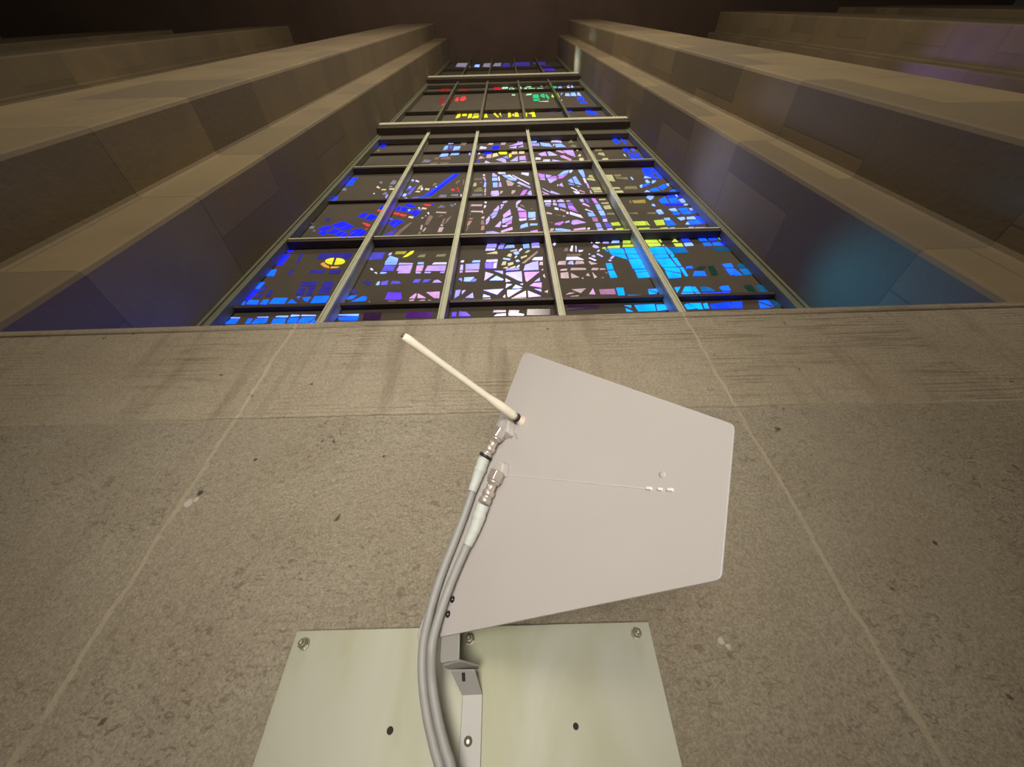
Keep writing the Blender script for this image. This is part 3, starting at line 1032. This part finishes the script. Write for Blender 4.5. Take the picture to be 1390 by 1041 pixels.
X -52,2095 -52,2215 -21,2232 -24,2090
X -20,2089 -18,2128 3,2136 6,2066
G -18,2148 -13,2222 14,2217 10,2151
G 11,2084 16,2134 24,2203 22,2083
G 25,2082 28,2160 41,2158 39,2080
G 25,1973 27,2001 41,1995 40,1964
G 28,2181 30,2214 40,2212
G 57,2077 57,2197 73,2194 72,2074
G 58,1968 64,2002 69,1973
G 85,2072 85,2151 98,2161 95,2071
G 89,2179 120,2207 118,2174
G 100,2108 104,2148 133,2143 131,2076
G 140,2204 149,2299 162,2288 160,2200
G 161,2179 171,2264 173,2198
G 138,2075 143,2141 171,2136 166,2070
G 83,1964 91,1998 112,2001 108,1970
t 109,1893 115,1976 138,1980 135,1889
t 109,1830 111,1876 137,1873 132,1833
t 142,1938 151,1988 164,1986 158,1886
t 165,1951 172,1985 177,1899 170,1852
G 128,1818 168,1827 166,1806
G 186,2196 193,2305 211,2302 205,2201
t 190,2093 201,2185 234,2179 227,2076
s 210,2213 224,2323 234,2321 227,2210
w 230,2231 245,2328 259,2293 255,2192
s 231,2087 241,2165 255,2163 250,2064
w 275,2223 287,2302 299,2286 294,2185
w 272,2061 282,2171 291,2136 284,2059
s 298,2168 308,2196 305,2074 292,2050
g 187,1914 196,1981 221,1995 220,1892 201,1879
s 228,1941 237,2000 242,1992
s 244,1929 254,1990 269,1987 264,1919
s 267,1925 276,1993 295,2001 290,1915
s 295,1931 303,1993 313,1998 310,1912
A 279,1820 288,1882 313,1895 309,1831
A 279,1755 303,1811 311,1756
w 215,1823 222,1847 222,1829
y -174,1552 -172,1623 -160,1621 -160,1562
y -154,1584 -155,1628 -138,1618 -139,1583
y -132,1547 -132,1630 -120,1623 -119,1557
y -117,1545 -114,1586 -95,1589 -95,1549
y -115,1603 -114,1627 -96,1630 -98,1606
y -76,1551 -75,1610 -68,1609 -63,1550
y -45,1606 -40,1638 -32,1581 -25,1557 -29,1546
y -25,1604 -20,1627 -16,1555
y 6,1541 7,1617 16,1615 17,1551
y 19,1574 26,1609 29,1561
y 29,1550 31,1628 41,1627 44,1548
y 64,1545 63,1604 74,1615 71,1544
y 76,1603 100,1624 101,1541 88,1542 90,1582
n 128,1633 135,1684 181,1670 176,1602
A 194,1599 202,1675 235,1670 232,1607
A 271,1627 283,1677 304,1661 299,1598
A 276,1565 290,1619 308,1604 316,1553
"""
def clip(poly, ax, lim, keep_greater):
    out = []
    for i in range(len(poly)):
        a, b = poly[i], poly[(i+1) % len(poly)]
        ia = (a[ax] >= lim) == keep_greater; ib = (b[ax] >= lim) == keep_greater
        if ia: out.append(a)
        if ia != ib:
            t = (lim-a[ax])/(b[ax]-a[ax]); out.append((a[0]+(b[0]-a[0])*t, a[1]+(b[1]-a[1])*t))
    return out
cells = {}
for n, ln in enumerate(GLASS.strip().splitlines()):
    q = ln.split(); poly = [tuple(int(v)/100 for v in w.split(',')) for w in q[1:]]
    cx = sum(p[0] for p in poly)/len(poly); cz = sum(p[1] for p in poly)/len(poly)
    def pull(p):                                  # leave a line of cement round every piece
        dx, dz = cx-p[0], cz-p[1]; L = math.hypot(dx, dz)+1e-9; f = min(.0065/L, .2)
        return (p[0]+dx*f, p[1]+dz*f)
    if q[0] not in 'yo': poly = [pull(p) for p in poly]
    for ci in range(5):
        for ri in range(len(ROWS)-1):
            x0, x1, z0, z1 = COLX[ci]+.02, COLX[ci+1]-.02, ROWS[ri]+.02, ROWS[ri+1]-.02
            pp = poly
            for ax, lim, kg in ((0, x0, True), (0, x1, False), (1, z0, True), (1, z1, False)):
                pp = clip(pp, ax, lim, kg) if len(pp) > 2 else []
            if len(pp) > 2:
                area = abs(sum(a[0]*b[1]-b[0]*a[1] for a, b in zip(pp, pp[1:]+pp[:1])))/2
                if area > 2e-4: cells.setdefault((ci, ri), []).append((q[0], pp))
# the lowest row carries on behind the sill in the same colours
for ci, cols in enumerate(('BbBn', 'BvPh', 'vlLP', 'kcQp', 'cATB')):
    z = 1.05
    while z < 3.55:
        hh = random.uniform(.16, .34); x = COLX[ci]+.16
        while x < COLX[ci+1]-.3:
            ww = random.uniform(.12, .34); x1 = min(x+ww, COLX[ci+1]-.12)
            if random.random() < .62:
                j = [random.uniform(-.02, .02) for _ in range(4)]
                cells.setdefault((ci, 0), []).append((random.choice(cols), [(x+j[0], z), (x1+j[1], z+j[2]*.5), (x1+j[2], z+hh), (x+j[3], z+hh+j[0]*.5)]))
            x = x1+.055
        z += hh+random.choice((.05, .05, .16))
for ci in range(5):
    for ri in range(len(ROWS)-1):
        m = MB(); mats = [M['matrix']]
        m.box(COLX[ci]+.004, COLX[ci+1]-.004, YG, YG+.05, ROWS[ri]+ZC+.004, ROWS[ri+1]+ZC-.004)
        for i, (c, pp) in enumerate(cells.get((ci, ri), [])):
            gm = GM[c]
            if gm not in mats: mats.append(gm)
            yf = YG-.006-.00035*(i % 12)
            m.hexa([(x, YG-.001, z+ZC) for x, z in pp], [(x, yf, z+ZC) for x, z in pp], mats.index(gm))
        m.build('glass_panel', mats, win)

zb, zt = ROWS[0]+ZC-.02, ZT
for x in MX:
    w = .042
    for za, zc, mt in ((zb, ZC+13.0, 'metal'), (ZC+13.0, ZC+22.9, 'frame'), (ZC+22.9, zt, 'frame')):  # upper lengths darker: light fading with height painted into the metal
        m = MB()     # a flat flange with a raised bead down each side and a stem running back to the glass
        m.box(x-w, x+w, 2.56, 2.585, za, zc)
        m.box(x-w, x-w+.022, 2.545, 2.56, za, zc); m.box(x+w-.022, x+w, 2.545, 2.56, za, zc)
        m.box(x-.028, x+.028, 2.585, YG-.011, za, zc)
        m.build('mullion', M[mt], win, bevel=.004)
for x0, x1 in ((XL+.001, XL+.115), (XR-.115, XR-.001)):
    m = MB(); m.box(x0, x1, 2.60, YG-.011, zb, zt)
    xx = (x0+.02) if x0 < 0 else x1-.02
    m.box(xx-.019, xx+.019, 2.57, 2.60, zb, zt)
    m.build('side_frame', M['frame'], win, bevel=.006)
segs = [XL+.12]+[v for x in MX for v in (x-.03, x+.03)]+[XR-.12]
def bar(z, h, y0, mat, lip=True):
    for i in range(0, len(segs), 2):
        m = MB(); m.box(segs[i], segs[i+1], y0, YG-.011, z+ZC, z+h+ZC)
        if lip: m.box(segs[i], segs[i+1], y0-.012, y0, z+ZC+h-.025, z+h+ZC+.01, 1)
        m.build('glazing_bar', [M['bar'], M['metal']], win, bevel=.004)  # dark body paints the shaded underside, pale lip the lit front
bar(4.12, .06, 2.675, 'metal', False); bar(5.88, .10, 2.615, 'metal'); bar(7.84, .05, 2.69, 'bar', False)
bar(9.66, .10, 2.615, 'metal'); bar(11.20, .06, 2.69, 'bar', False)
bar(16.15, .10, 2.64, 'bar', False); bar(20.35, .12, 2.64, 'bar', False); bar(28.2, .2, 2.62, 'bar', False)
for z0, z1, y0 in ((12.65, 13.15, 2.42), (22.35, 23.3, 2.44)):
    m = MB(); m.box(XL+.002, XR-.002, y0, YG-.012, z0+ZC, z1+ZC)
    m.box(XL+.002, XR-.002, y0-.03, y0, z1+ZC-(z1-z0)*.42, z1+ZC+.02, 1)
    m.box(XL+.12, XR-.12, 2.60, YG-.012, z0+ZC-.45, z0+ZC-.001, 2)
    m.build('transom', [M['bar'], M['metal'], M['matrix']], win, bevel=.012)  # body colour carries the underside's shade, nose the lit face

# ------------------------------------------------------------------ steel cover plate with bolts
YF = .638                                   # face of the plate
pl = tag(empty('cover_plate', (-.066, YW, ZC-.22)), 'dull cream steel plate bolted flat to the tan stone wall at the bottom', 'plate')
m = MB()
m.hexa([(-.325, YF, ZC-.22), (.19, YF, ZC-.22), (.19, YW-.001, ZC-.22), (-.325, YW-.001, ZC-.22)],
       [(-.325, YF, ZC+.1335), (.189, YF, ZC+.1345), (.189, YW-.001, ZC+.1345), (-.325, YW-.001, ZC+.1335)])
m.build('panel', M['plate'], pl, bevel=.0012)
m = MB(); m.box(-.3275, .1915, YW-.0016, YW-.0004, ZC-.222, ZC+.1345); m.build('edge_shadow_strip', M['hole'], pl)  # dark strip painted in as the shadow gap round the plate
for x, z, r in ((-.307, .1165, .0075), (-.071, .1175, .0075), (.167, .1195, .0075)):
    m = MB(); m.lathe((x, YF+.001, ZC+z), (0, -1, 0), [(0, r*.98), (.0028, r*.98)], 20)
    m.lathe((x, YF-.0015, ZC+z), (0, -1, 0), [(0, r*.86), (.0075, r*.86), (.0090, r*.66)], 6)
    m.lathe((x, YF-.0095, ZC+z), (0, -1, 0), [(0, r*.48), (.005, r*.46), (.0062, r*.24)], 12)
    m.build('bolt', M['steel'], pl)
for x, z, r in ((.068, .0235, .0036), (-.165, .0235, .0042)):
    m = MB(); m.lathe((x, YF+.004, ZC+z), (0, -1, 0), [(0, r), (.0041, r), (.0046, r*.8)], 14)
    m.build('drilled_hole', M['hole'], pl)

# ------------------------------------------------------------------ fin antenna: an upright white sheet turned about 40 degrees out from the wall
YAW = math.radians(-40)
N = V((math.sin(YAW), -math.cos(YAW), 0)); E1 = V((-N.y, N.x, 0)); UP = V((0, 0, 1))
P0 = E(-.0719, .562, .2987)
def F(s, t, d=0.): return P0+E1*s+UP*t+N*d   # sheet coordinates: along, up, out
def onfin(x, y, z, d=0.):
    p = E(x, y, z)-P0; return F(p.dot(E1), p.z, d)
ant = tag(empty('fin_antenna', F(-.08, -.18)), 'white trapezoid fin antenna with an ivory rod standing out over a steel plate', 'antenna')
cor = [onfin(-.146, .6242, .1131), onfin(.1763, .3537, .1043), onfin(.228, .3104, .2377), onfin(.0243, .4813, .562)]
def rounded(pts, rad, k=5):
    out = []
    for i, p in enumerate(pts):
        a = (pts[i-1]-p); b = (pts[(i+1) % len(pts)]-p); r = rad[i]
        A = p+a.normalized()*r; B = p+b.normalized()*r
        for q in range(k+1):
            t = q/k; out.append(A*(1-t)**2+p*2*t*(1-t)+B*t*t)
    return out
rim = rounded(cor, (.016, .006, .006, .020))
m = MB(); m.hexa([p-N*.0016 for p in rim], [p+N*.0016 for p in rim])
m.build('fin_sheet', M['white'], ant, bevel=.0008)
# copper trace ridge down the axis under the paint, and three soldered feed tabs
a, b = onfin(-.0107, .5106, .3056), onfin(.1449, .3803, .2060)
m = MB(); d = (b-a).normalized(); u = N.cross(d)
m.hexa([a-u*.0013+N*.0012, a+u*.0013+N*.0012, b+u*.0013+N*.0012, b-u*.0013+N*.0012], [a-u*.0007+N*.0021, a+u*.0007+N*.0021, b+u*.0007+N*.0021, b-u*.0007+N*.0021])
m.build('feed_ridge', simple('ridge_paint', (176, 169, 164), .5, bump=0), ant)
for (x, y, z), L in (((.1475, .3780, .2046), .0060), ((.1562, .3707, .1993), .0048), ((.1638, .3644, .1951), .0062)):
    c = onfin(x, y, z); m = MB()
    A = [c-d*L*.6-u*.0022, c+d*L*.6-u*.0022, c+d*L*.6+u*.0018, c-d*L*.6+u*.0018]
    m.hexa([p+N*.001 for p in A], [c+(p-c)*.75+N*.0042 for p in A])
    m.build('solder_tab', M['solder'], ant, bevel=.0006)
c = onfin(.1615, .3661, .2144); m = MB()
m.lathe(c+N*.001, N, [(0, .0038), (.0009, .0038), (.0013, .002)], 14); m.build('solder_dot', simple('grey_flux_mark', (176, 164, 160), .6, bump=0), ant)
# rod element, square to the sheet
base = onfin(.0128, .4909, .3947)
rod = empty('rod_element', (0, 0, 0)); rod.parent = ant; rod.location = base-parent_world(ant)
m = MB(); m.lathe(base+N*.022, N, [(0, .0072), (.002, .0078), (.034, .0076), (.046, .0066), (.06, .0052), (.16, .0050), (.198, .0056), (.211, .0060), (.217, .0052), (.220, .0036)], 24)
m.build('rod_sleeve', M['rod'], rod)
m = MB(); m.lathe(base+N*.2415, N, [(0, .0034), (.002, .0034), (.0025, .0022)], 12); m.build('rod_tip', simple('dim_brass', (120, 108, 84), .4, .7), rod)
m = MB(); m.lathe(base+N*.0118, N, [(0, .0078), (.0055, .0078)], 24); m.build('sealing_ring', M['black'], rod)
m = MB(); m.lathe(base+N*.0170, N, [(0, .0074), (.0055, .0074)], 24); m.build('metal_collar', simple('grey_ferrule', (170, 158, 146), .4, .2, bump=0), rod)
m = MB(); m.lathe(base+N*.001, N, [(0, .0098), (.0015, .0092), (.004, .0066), (.0112, .0060)], 24); m.build('rod_base', simple('beige_moulding', (196, 178, 160), .5), rod)
# slots punched next to the rod
for (x, y, z), L in (((-.0010, .5025, .3800), .0060), ((.0040, .4983, .3700), .0080), ((-.004, .505, .3705), .003)):
    c = onfin(x, y, z); v = (UP*.96+E1*-.28).normalized(); w = v.cross(N); m = MB()
    m.hexa([c+v*L-w*.0009+N*.0012, c+v*L+w*.0009+N*.0012, c-v*L+w*.0009+N*.0012, c-v*L-w*.0009+N*.0012],
           [c+v*L-w*.0009+N*.0019, c+v*L+w*.0009+N*.0019, c-v*L+w*.0009+N*.0019, c-v*L-w*.0009+N*.0019])
    m.build('slot', simple('slot_shadow_metal', (140, 128, 120), .6, bump=0), ant)
# welded boss that carries both sockets along the back edge
c0, c1 = onfin(-.012, .506, .398), onfin(-.034, .511, .300)
m = MB(); v = (c0-c1).normalized(); w = v.cross(N).normalized()
for c, L, W, T in ((onfin(-.0120, .5030, .3925), .020, .0155, .017), (onfin(-.0215, .5100, .3165), .014, .0120, .015)):
    m = MB()
    A = [c-v*L-w*W, c-v*L+w*W, c+v*L*.55+w*W, c+v*L+w*W*.1, c+v*L*.6-w*W]
    m.hexa([p+N*.001 for p in A], [c+(p-c)*.8+N*T for p in A])
    m.build('socket_boss', M['white'], ant, bevel=.003, seg=3)
# two fixing screws low on the sheet
for x, y, z in ((-.0895, .5768, .153), (-.0945, .5810, .1362)):
    c = onfin(x, y, z); m = MB()
    m.lathe(c+N*.001, N, [(0, .0044), (.0010, .0044)], 18); m.lathe(c+N*.0015, N, [(0, .0032), (.0026, .0030), (.0032, .0018)], 12)
    m.build('fixing_screw', simple('dark_steel', (92, 90, 86), .3, .9), ant)

# ------------------------------------------------------------------ bracket between plate and fin
br = tag(empty('mounting_bracket', E(-.062, YF, -.06)), 'white folded metal bracket holding the fin off the steel plate', 'bracket')
def sheet(mb, ring, nrm, t=.0024):
    nrm = V(nrm).normalized()*t; mb.hexa([V(p) for p in ring], [V(p)+nrm for p in ring])
m = MB(); y0 = YF-.0004
sheet(m, [E(-.0755, y0, -.14), E(-.0490, y0, -.14), E(-.0500, y0, .0575), E(-.0765, y0, .0575)], (0, -1, 0))
m.build('back_strip', M['bracket'], br, bevel=.0008)
m = MB()
sheet(m, [E(-.0765, y0, .0570), E(-.0500, y0, .0575), E(-.0585, .606, .0800), E(-.0905, .606, .0800)], (0, -.6, -.8), .0024)
m.build('folded_arm', M['bracket'], br, bevel=.0008)
m = MB()
fA, fB = onfin(-.1036, .5886, .0810, -.0042), onfin(-.0772, .5665, .0805, -.0042)
sheet(m, [E(-.0985, .594, .0812), fB+V((0, 0, .002)), E(-.0530, .604, .0815), E(-.0550, .622, .0815), E(-.0960, .622, .0815)], (0, 0, 1), .0024)
m.build('shelf', M['bracket'], br, bevel=.0006)
m = MB()
pa, pb = onfin(-.1064, .5910, .150, -.0042), onfin(-.0810, .5690, .150, -.0042)
ring = [fA+V((0, 0, .003))+E1*.003, fA+V((0, 0, .007)), pa, pb, fB+V((0, 0, .007)), fB+V((0, 0, .003))-E1*.001]
sheet(m, ring, N, .0024)
m.build('upright_tab', M['bracket'], br, bevel=.0008)
m = MB(); m.lathe((-.066, y0-.002, ZC+.012), (0, -1, 0), [(0, .0052), (.001, .0052), (.0032, .0036), (.0038, .0016)], 18)
m.build('screw', M['steel'], br)
aa = V((0, -.588, -.809)); al = V((0, .809, -.588)); cc = E(-.0735, .6139, .07425)+aa*.0023
A = [cc-al*.0065+V((-.0022, 0, 0)), cc-al*.0065+V((.0022, 0, 0)), cc+al*.0065+V((.0022, 0, 0)), cc+al*.0065+V((-.0022, 0, 0))]
m = MB(); m.hexa(A, [p+aa*.0005 for p in A])
m.build('slot', M['hole'], br)

# ------------------------------------------------------------------ two coaxial cables
def plug(mb_parent, top, end, ring):
    """nickel plug from socket to sleeve: hex nut, waist, knurled collar"""
    d = (end-top); L = d.length; d.normalize()
    m = MB(); m.lathe(top, d, [(0, .0124), (L*.30, .0130), (L*.33, .0108)], 6, spin=.3); m.build('hex_nut', M['nickel'], mb_parent, bevel=.0012)
    m = MB(); m.lathe(top+d*L*.28, d, [(0, .0098), (L*.10, .0102), (L*.12, .0070), (L*.32, .0070), (L*.35, .0094), (L*.46, .0098), (L*.49, .0078), (L*.55, .0078), (L*.57, .0096), (L*.72, .0094)], 24); m.build('plug_barrel', M['nickel'], mb_parent)
    # bayonet lug
    m = MB(); q = top+d*L*.50+N*.0062; m.lathe(q, N, [(0, .0022), (.0022, .0020)], 10); m.build('bayonet_lug', M['nickel'], mb_parent)
    if ring:
        m = MB(); m.lathe(end-d*.0062, d, [(0, .0109), (.0052, .0109)], 24); m.build('rubber_gasket', M['black'], mb_parent)
def cable(name, label, top, end, ring, boot, path):
    c = tag(empty(name, path[-1]), label, 'cable', 'coaxial cables plugged into the fin antenna')
    plug(c, top, end, ring)
    m = MB(); m.tube(boot, [.0100, .0100, .0096, .0104, .0092, .0086, .0078, .0072], 18, sub=8); m.build('tape_sleeve', M['boot'], c)
    m = MB(); m.tube(path, .0061, 16, sub=8); m.build('jacket', M['cable'], c)
    return c
cable('coaxial_cable', 'grey coaxial cable from the upper socket just under the rod, with black gasket', onfin(-.0195, .4997, .3870, .014), onfin(-.0494, .5248, .3467, .015), True,
      [onfin(-.0500, .5255, .3455, .015), onfin(-.0540, .5290, .3330, .015), onfin(-.0600, .5335, .3190, .0145), onfin(-.0690, .5410, .2960, .014)],
      [onfin(-.0640, .5398, .3080, .013), onfin(-.0771, .5507, .2706, .012), onfin(-.0925, .5636, .2329, .011), onfin(-.1062, .5751, .2002, .011), onfin(-.1183, .5853, .1642, .011), onfin(-.1248, .5907, .1294, .0115), onfin(-.1268, .5927, .1023, .012),
       E(-.1235, .597, .0710), E(-.1135, .600, .0360), E(-.1020, .602, .0090), E(-.0890, .604, -.0200), E(-.0760, .610, -.080), E(-.0760, .613, -.30), E(-.09, .613, -.9), E(-.10, .600, -1.49)])
cable('coaxial_cable', 'grey coaxial cable from the lower socket at the middle of the fin edge', onfin(-.0251, .5045, .3087, .015), onfin(-.0464, .5223, .2652, .016), False,
      [onfin(-.0474, .5232, .2630, .016), onfin(-.0518, .5268, .2530, .016), onfin(-.0580, .5320, .2365, .015), onfin(-.0700, .5425, .2130, .0145)],
      [onfin(-.0660, .5390, .2210, .0145), onfin(-.0772, .5482, .2002, .0145), onfin(-.0897, .5587, .1747, .0145), onfin(-.1012, .5683, .1456, .0145), onfin(-.1090, .5748, .1198, .0145), onfin(-.1112, .5767, .0977, .0150),
       E(-.1095, .589, .0660), E(-.0995, .595, .0325), E(-.0880, .598, .0060), E(-.0780, .600, -.0150), E(-.0600, .606, -.080), E(-.0600, .610, -.30), E(-.07, .610, -.9), E(-.075, .598, -1.49)])

# ------------------------------------------------------------------ light
w = bpy.data.worlds.new('nave_gloom'); S.world = w; w.use_nodes = True
bg = w.node_tree.nodes['Background']; bg.inputs[0].default_value = (.9, .78, .62, 1); bg.inputs[1].default_value = .012
def area(name, loc, target, size, power, col, spread=180):
    d = bpy.data.lights.new(name, 'AREA'); d.shape = 'DISK'; d.size = size; d.energy = power; d.color = col; d.spread = math.radians(spread)
    o = bpy.data.objects.new(name, d); COL.objects.link(o); o.location = loc
    o.rotation_euler = (V(target)-V(loc)).to_track_quat('-Z', 'Y').to_euler(); return o
def spot(name, loc, target, ang, blend, power, col, rad):
    d = bpy.data.lights.new(name, 'SPOT'); d.spot_size = math.radians(ang); d.spot_blend = blend; d.energy = power; d.color = col; d.shadow_soft_size = rad
    o = bpy.data.objects.new(name, d); COL.objects.link(o); o.location = loc
    o.rotation_euler = (V(target)-V(loc)).to_track_quat('-Z', 'Y').to_euler(); return o
spot('nave_lantern', (0, -20, ZC+7), (0, 1, ZC+10.5), 68, 1., 15500, (1, .91, .74), 5.)
d = bpy.data.lights.new('vault_fill', 'POINT'); d.energy = 4500; d.color = (1, .88, .72); d.shadow_soft_size = 2.
o = bpy.data.objects.new('vault_fill', d); COL.objects.link(o); o.location = (0, -9, ZC+20)  # unseen light added to brighten the vault and outer piers
area('low_wall_fill', (-.1, -2.3, ZC+.6), (-.05, YW, ZC+.4), 3.6, 7, (1, .95, .86), 110)  # broad fill added for soft ambient light on the lower wall
spot('viewer_fill', (-.16, -1.25, ZC-.35), (-.10, YW, ZC+.58), 55, 1., 232, (1, .97, .90), .35)  # fill added near the eye, keeping the fin's shadow hidden
# added coloured spots imitating daylight from the glass on the stone reveals
spot('cyan_fill_spot', (2.2, 2.35, ZC+4.3), (3.5, 2.1, ZC+3.2), 56, 1., 80, (.01, .50, 1), .3)
spot('blue_fill_spot', (1.9, 2.4, ZC+7.6), (3.5, 2.1, ZC+6.8), 80, 1., 120, (.42, .50, 1), .5)
spot('pale_fill_spot', (2.0, 2.3, ZC+24.5), (3.5, 2.2, ZC+24), 70, 1., 260, (.75, .95, 1), .4)
spot('violet_fill_spot', (10.6, 2.5, ZC+16), (13.2, 1.9, ZC+14.5), 75, 1., 260, (.30, .20, 1), .5)
spot('dim_fill_spot', (-2.0, 2.35, ZC+5.0), (-3.68, 2.0, ZC+3.5), 80, 1., 12, (.35, .62, 1), .5)

# ------------------------------------------------------------------ camera
cam = bpy.data.cameras.new('camera'); co = bpy.data.objects.new('camera', cam); COL.objects.link(co)
cam.sensor_fit = 'HORIZONTAL'; cam.sensor_width = 36; cam.lens = 36*510/1390
cam.clip_start = .02; cam.clip_end = 200
co.location = (0, 0, ZC)
co.matrix_world = Matrix.Translation((0, 0, ZC)) @ Matrix.Rotation(math.radians(.2), 4, 'Z') @ Matrix.Rotation(math.radians(90+44.6), 4, 'X') @ Matrix.Rotation(math.radians(-1.3), 4, 'Z')
S.camera = co
S.view_settings.view_transform = 'Standard'; S.view_settings.look = 'None'
S.view_settings.exposure = 0; S.view_settings.gamma = 1; S.view_settings.use_curve_mapping = False
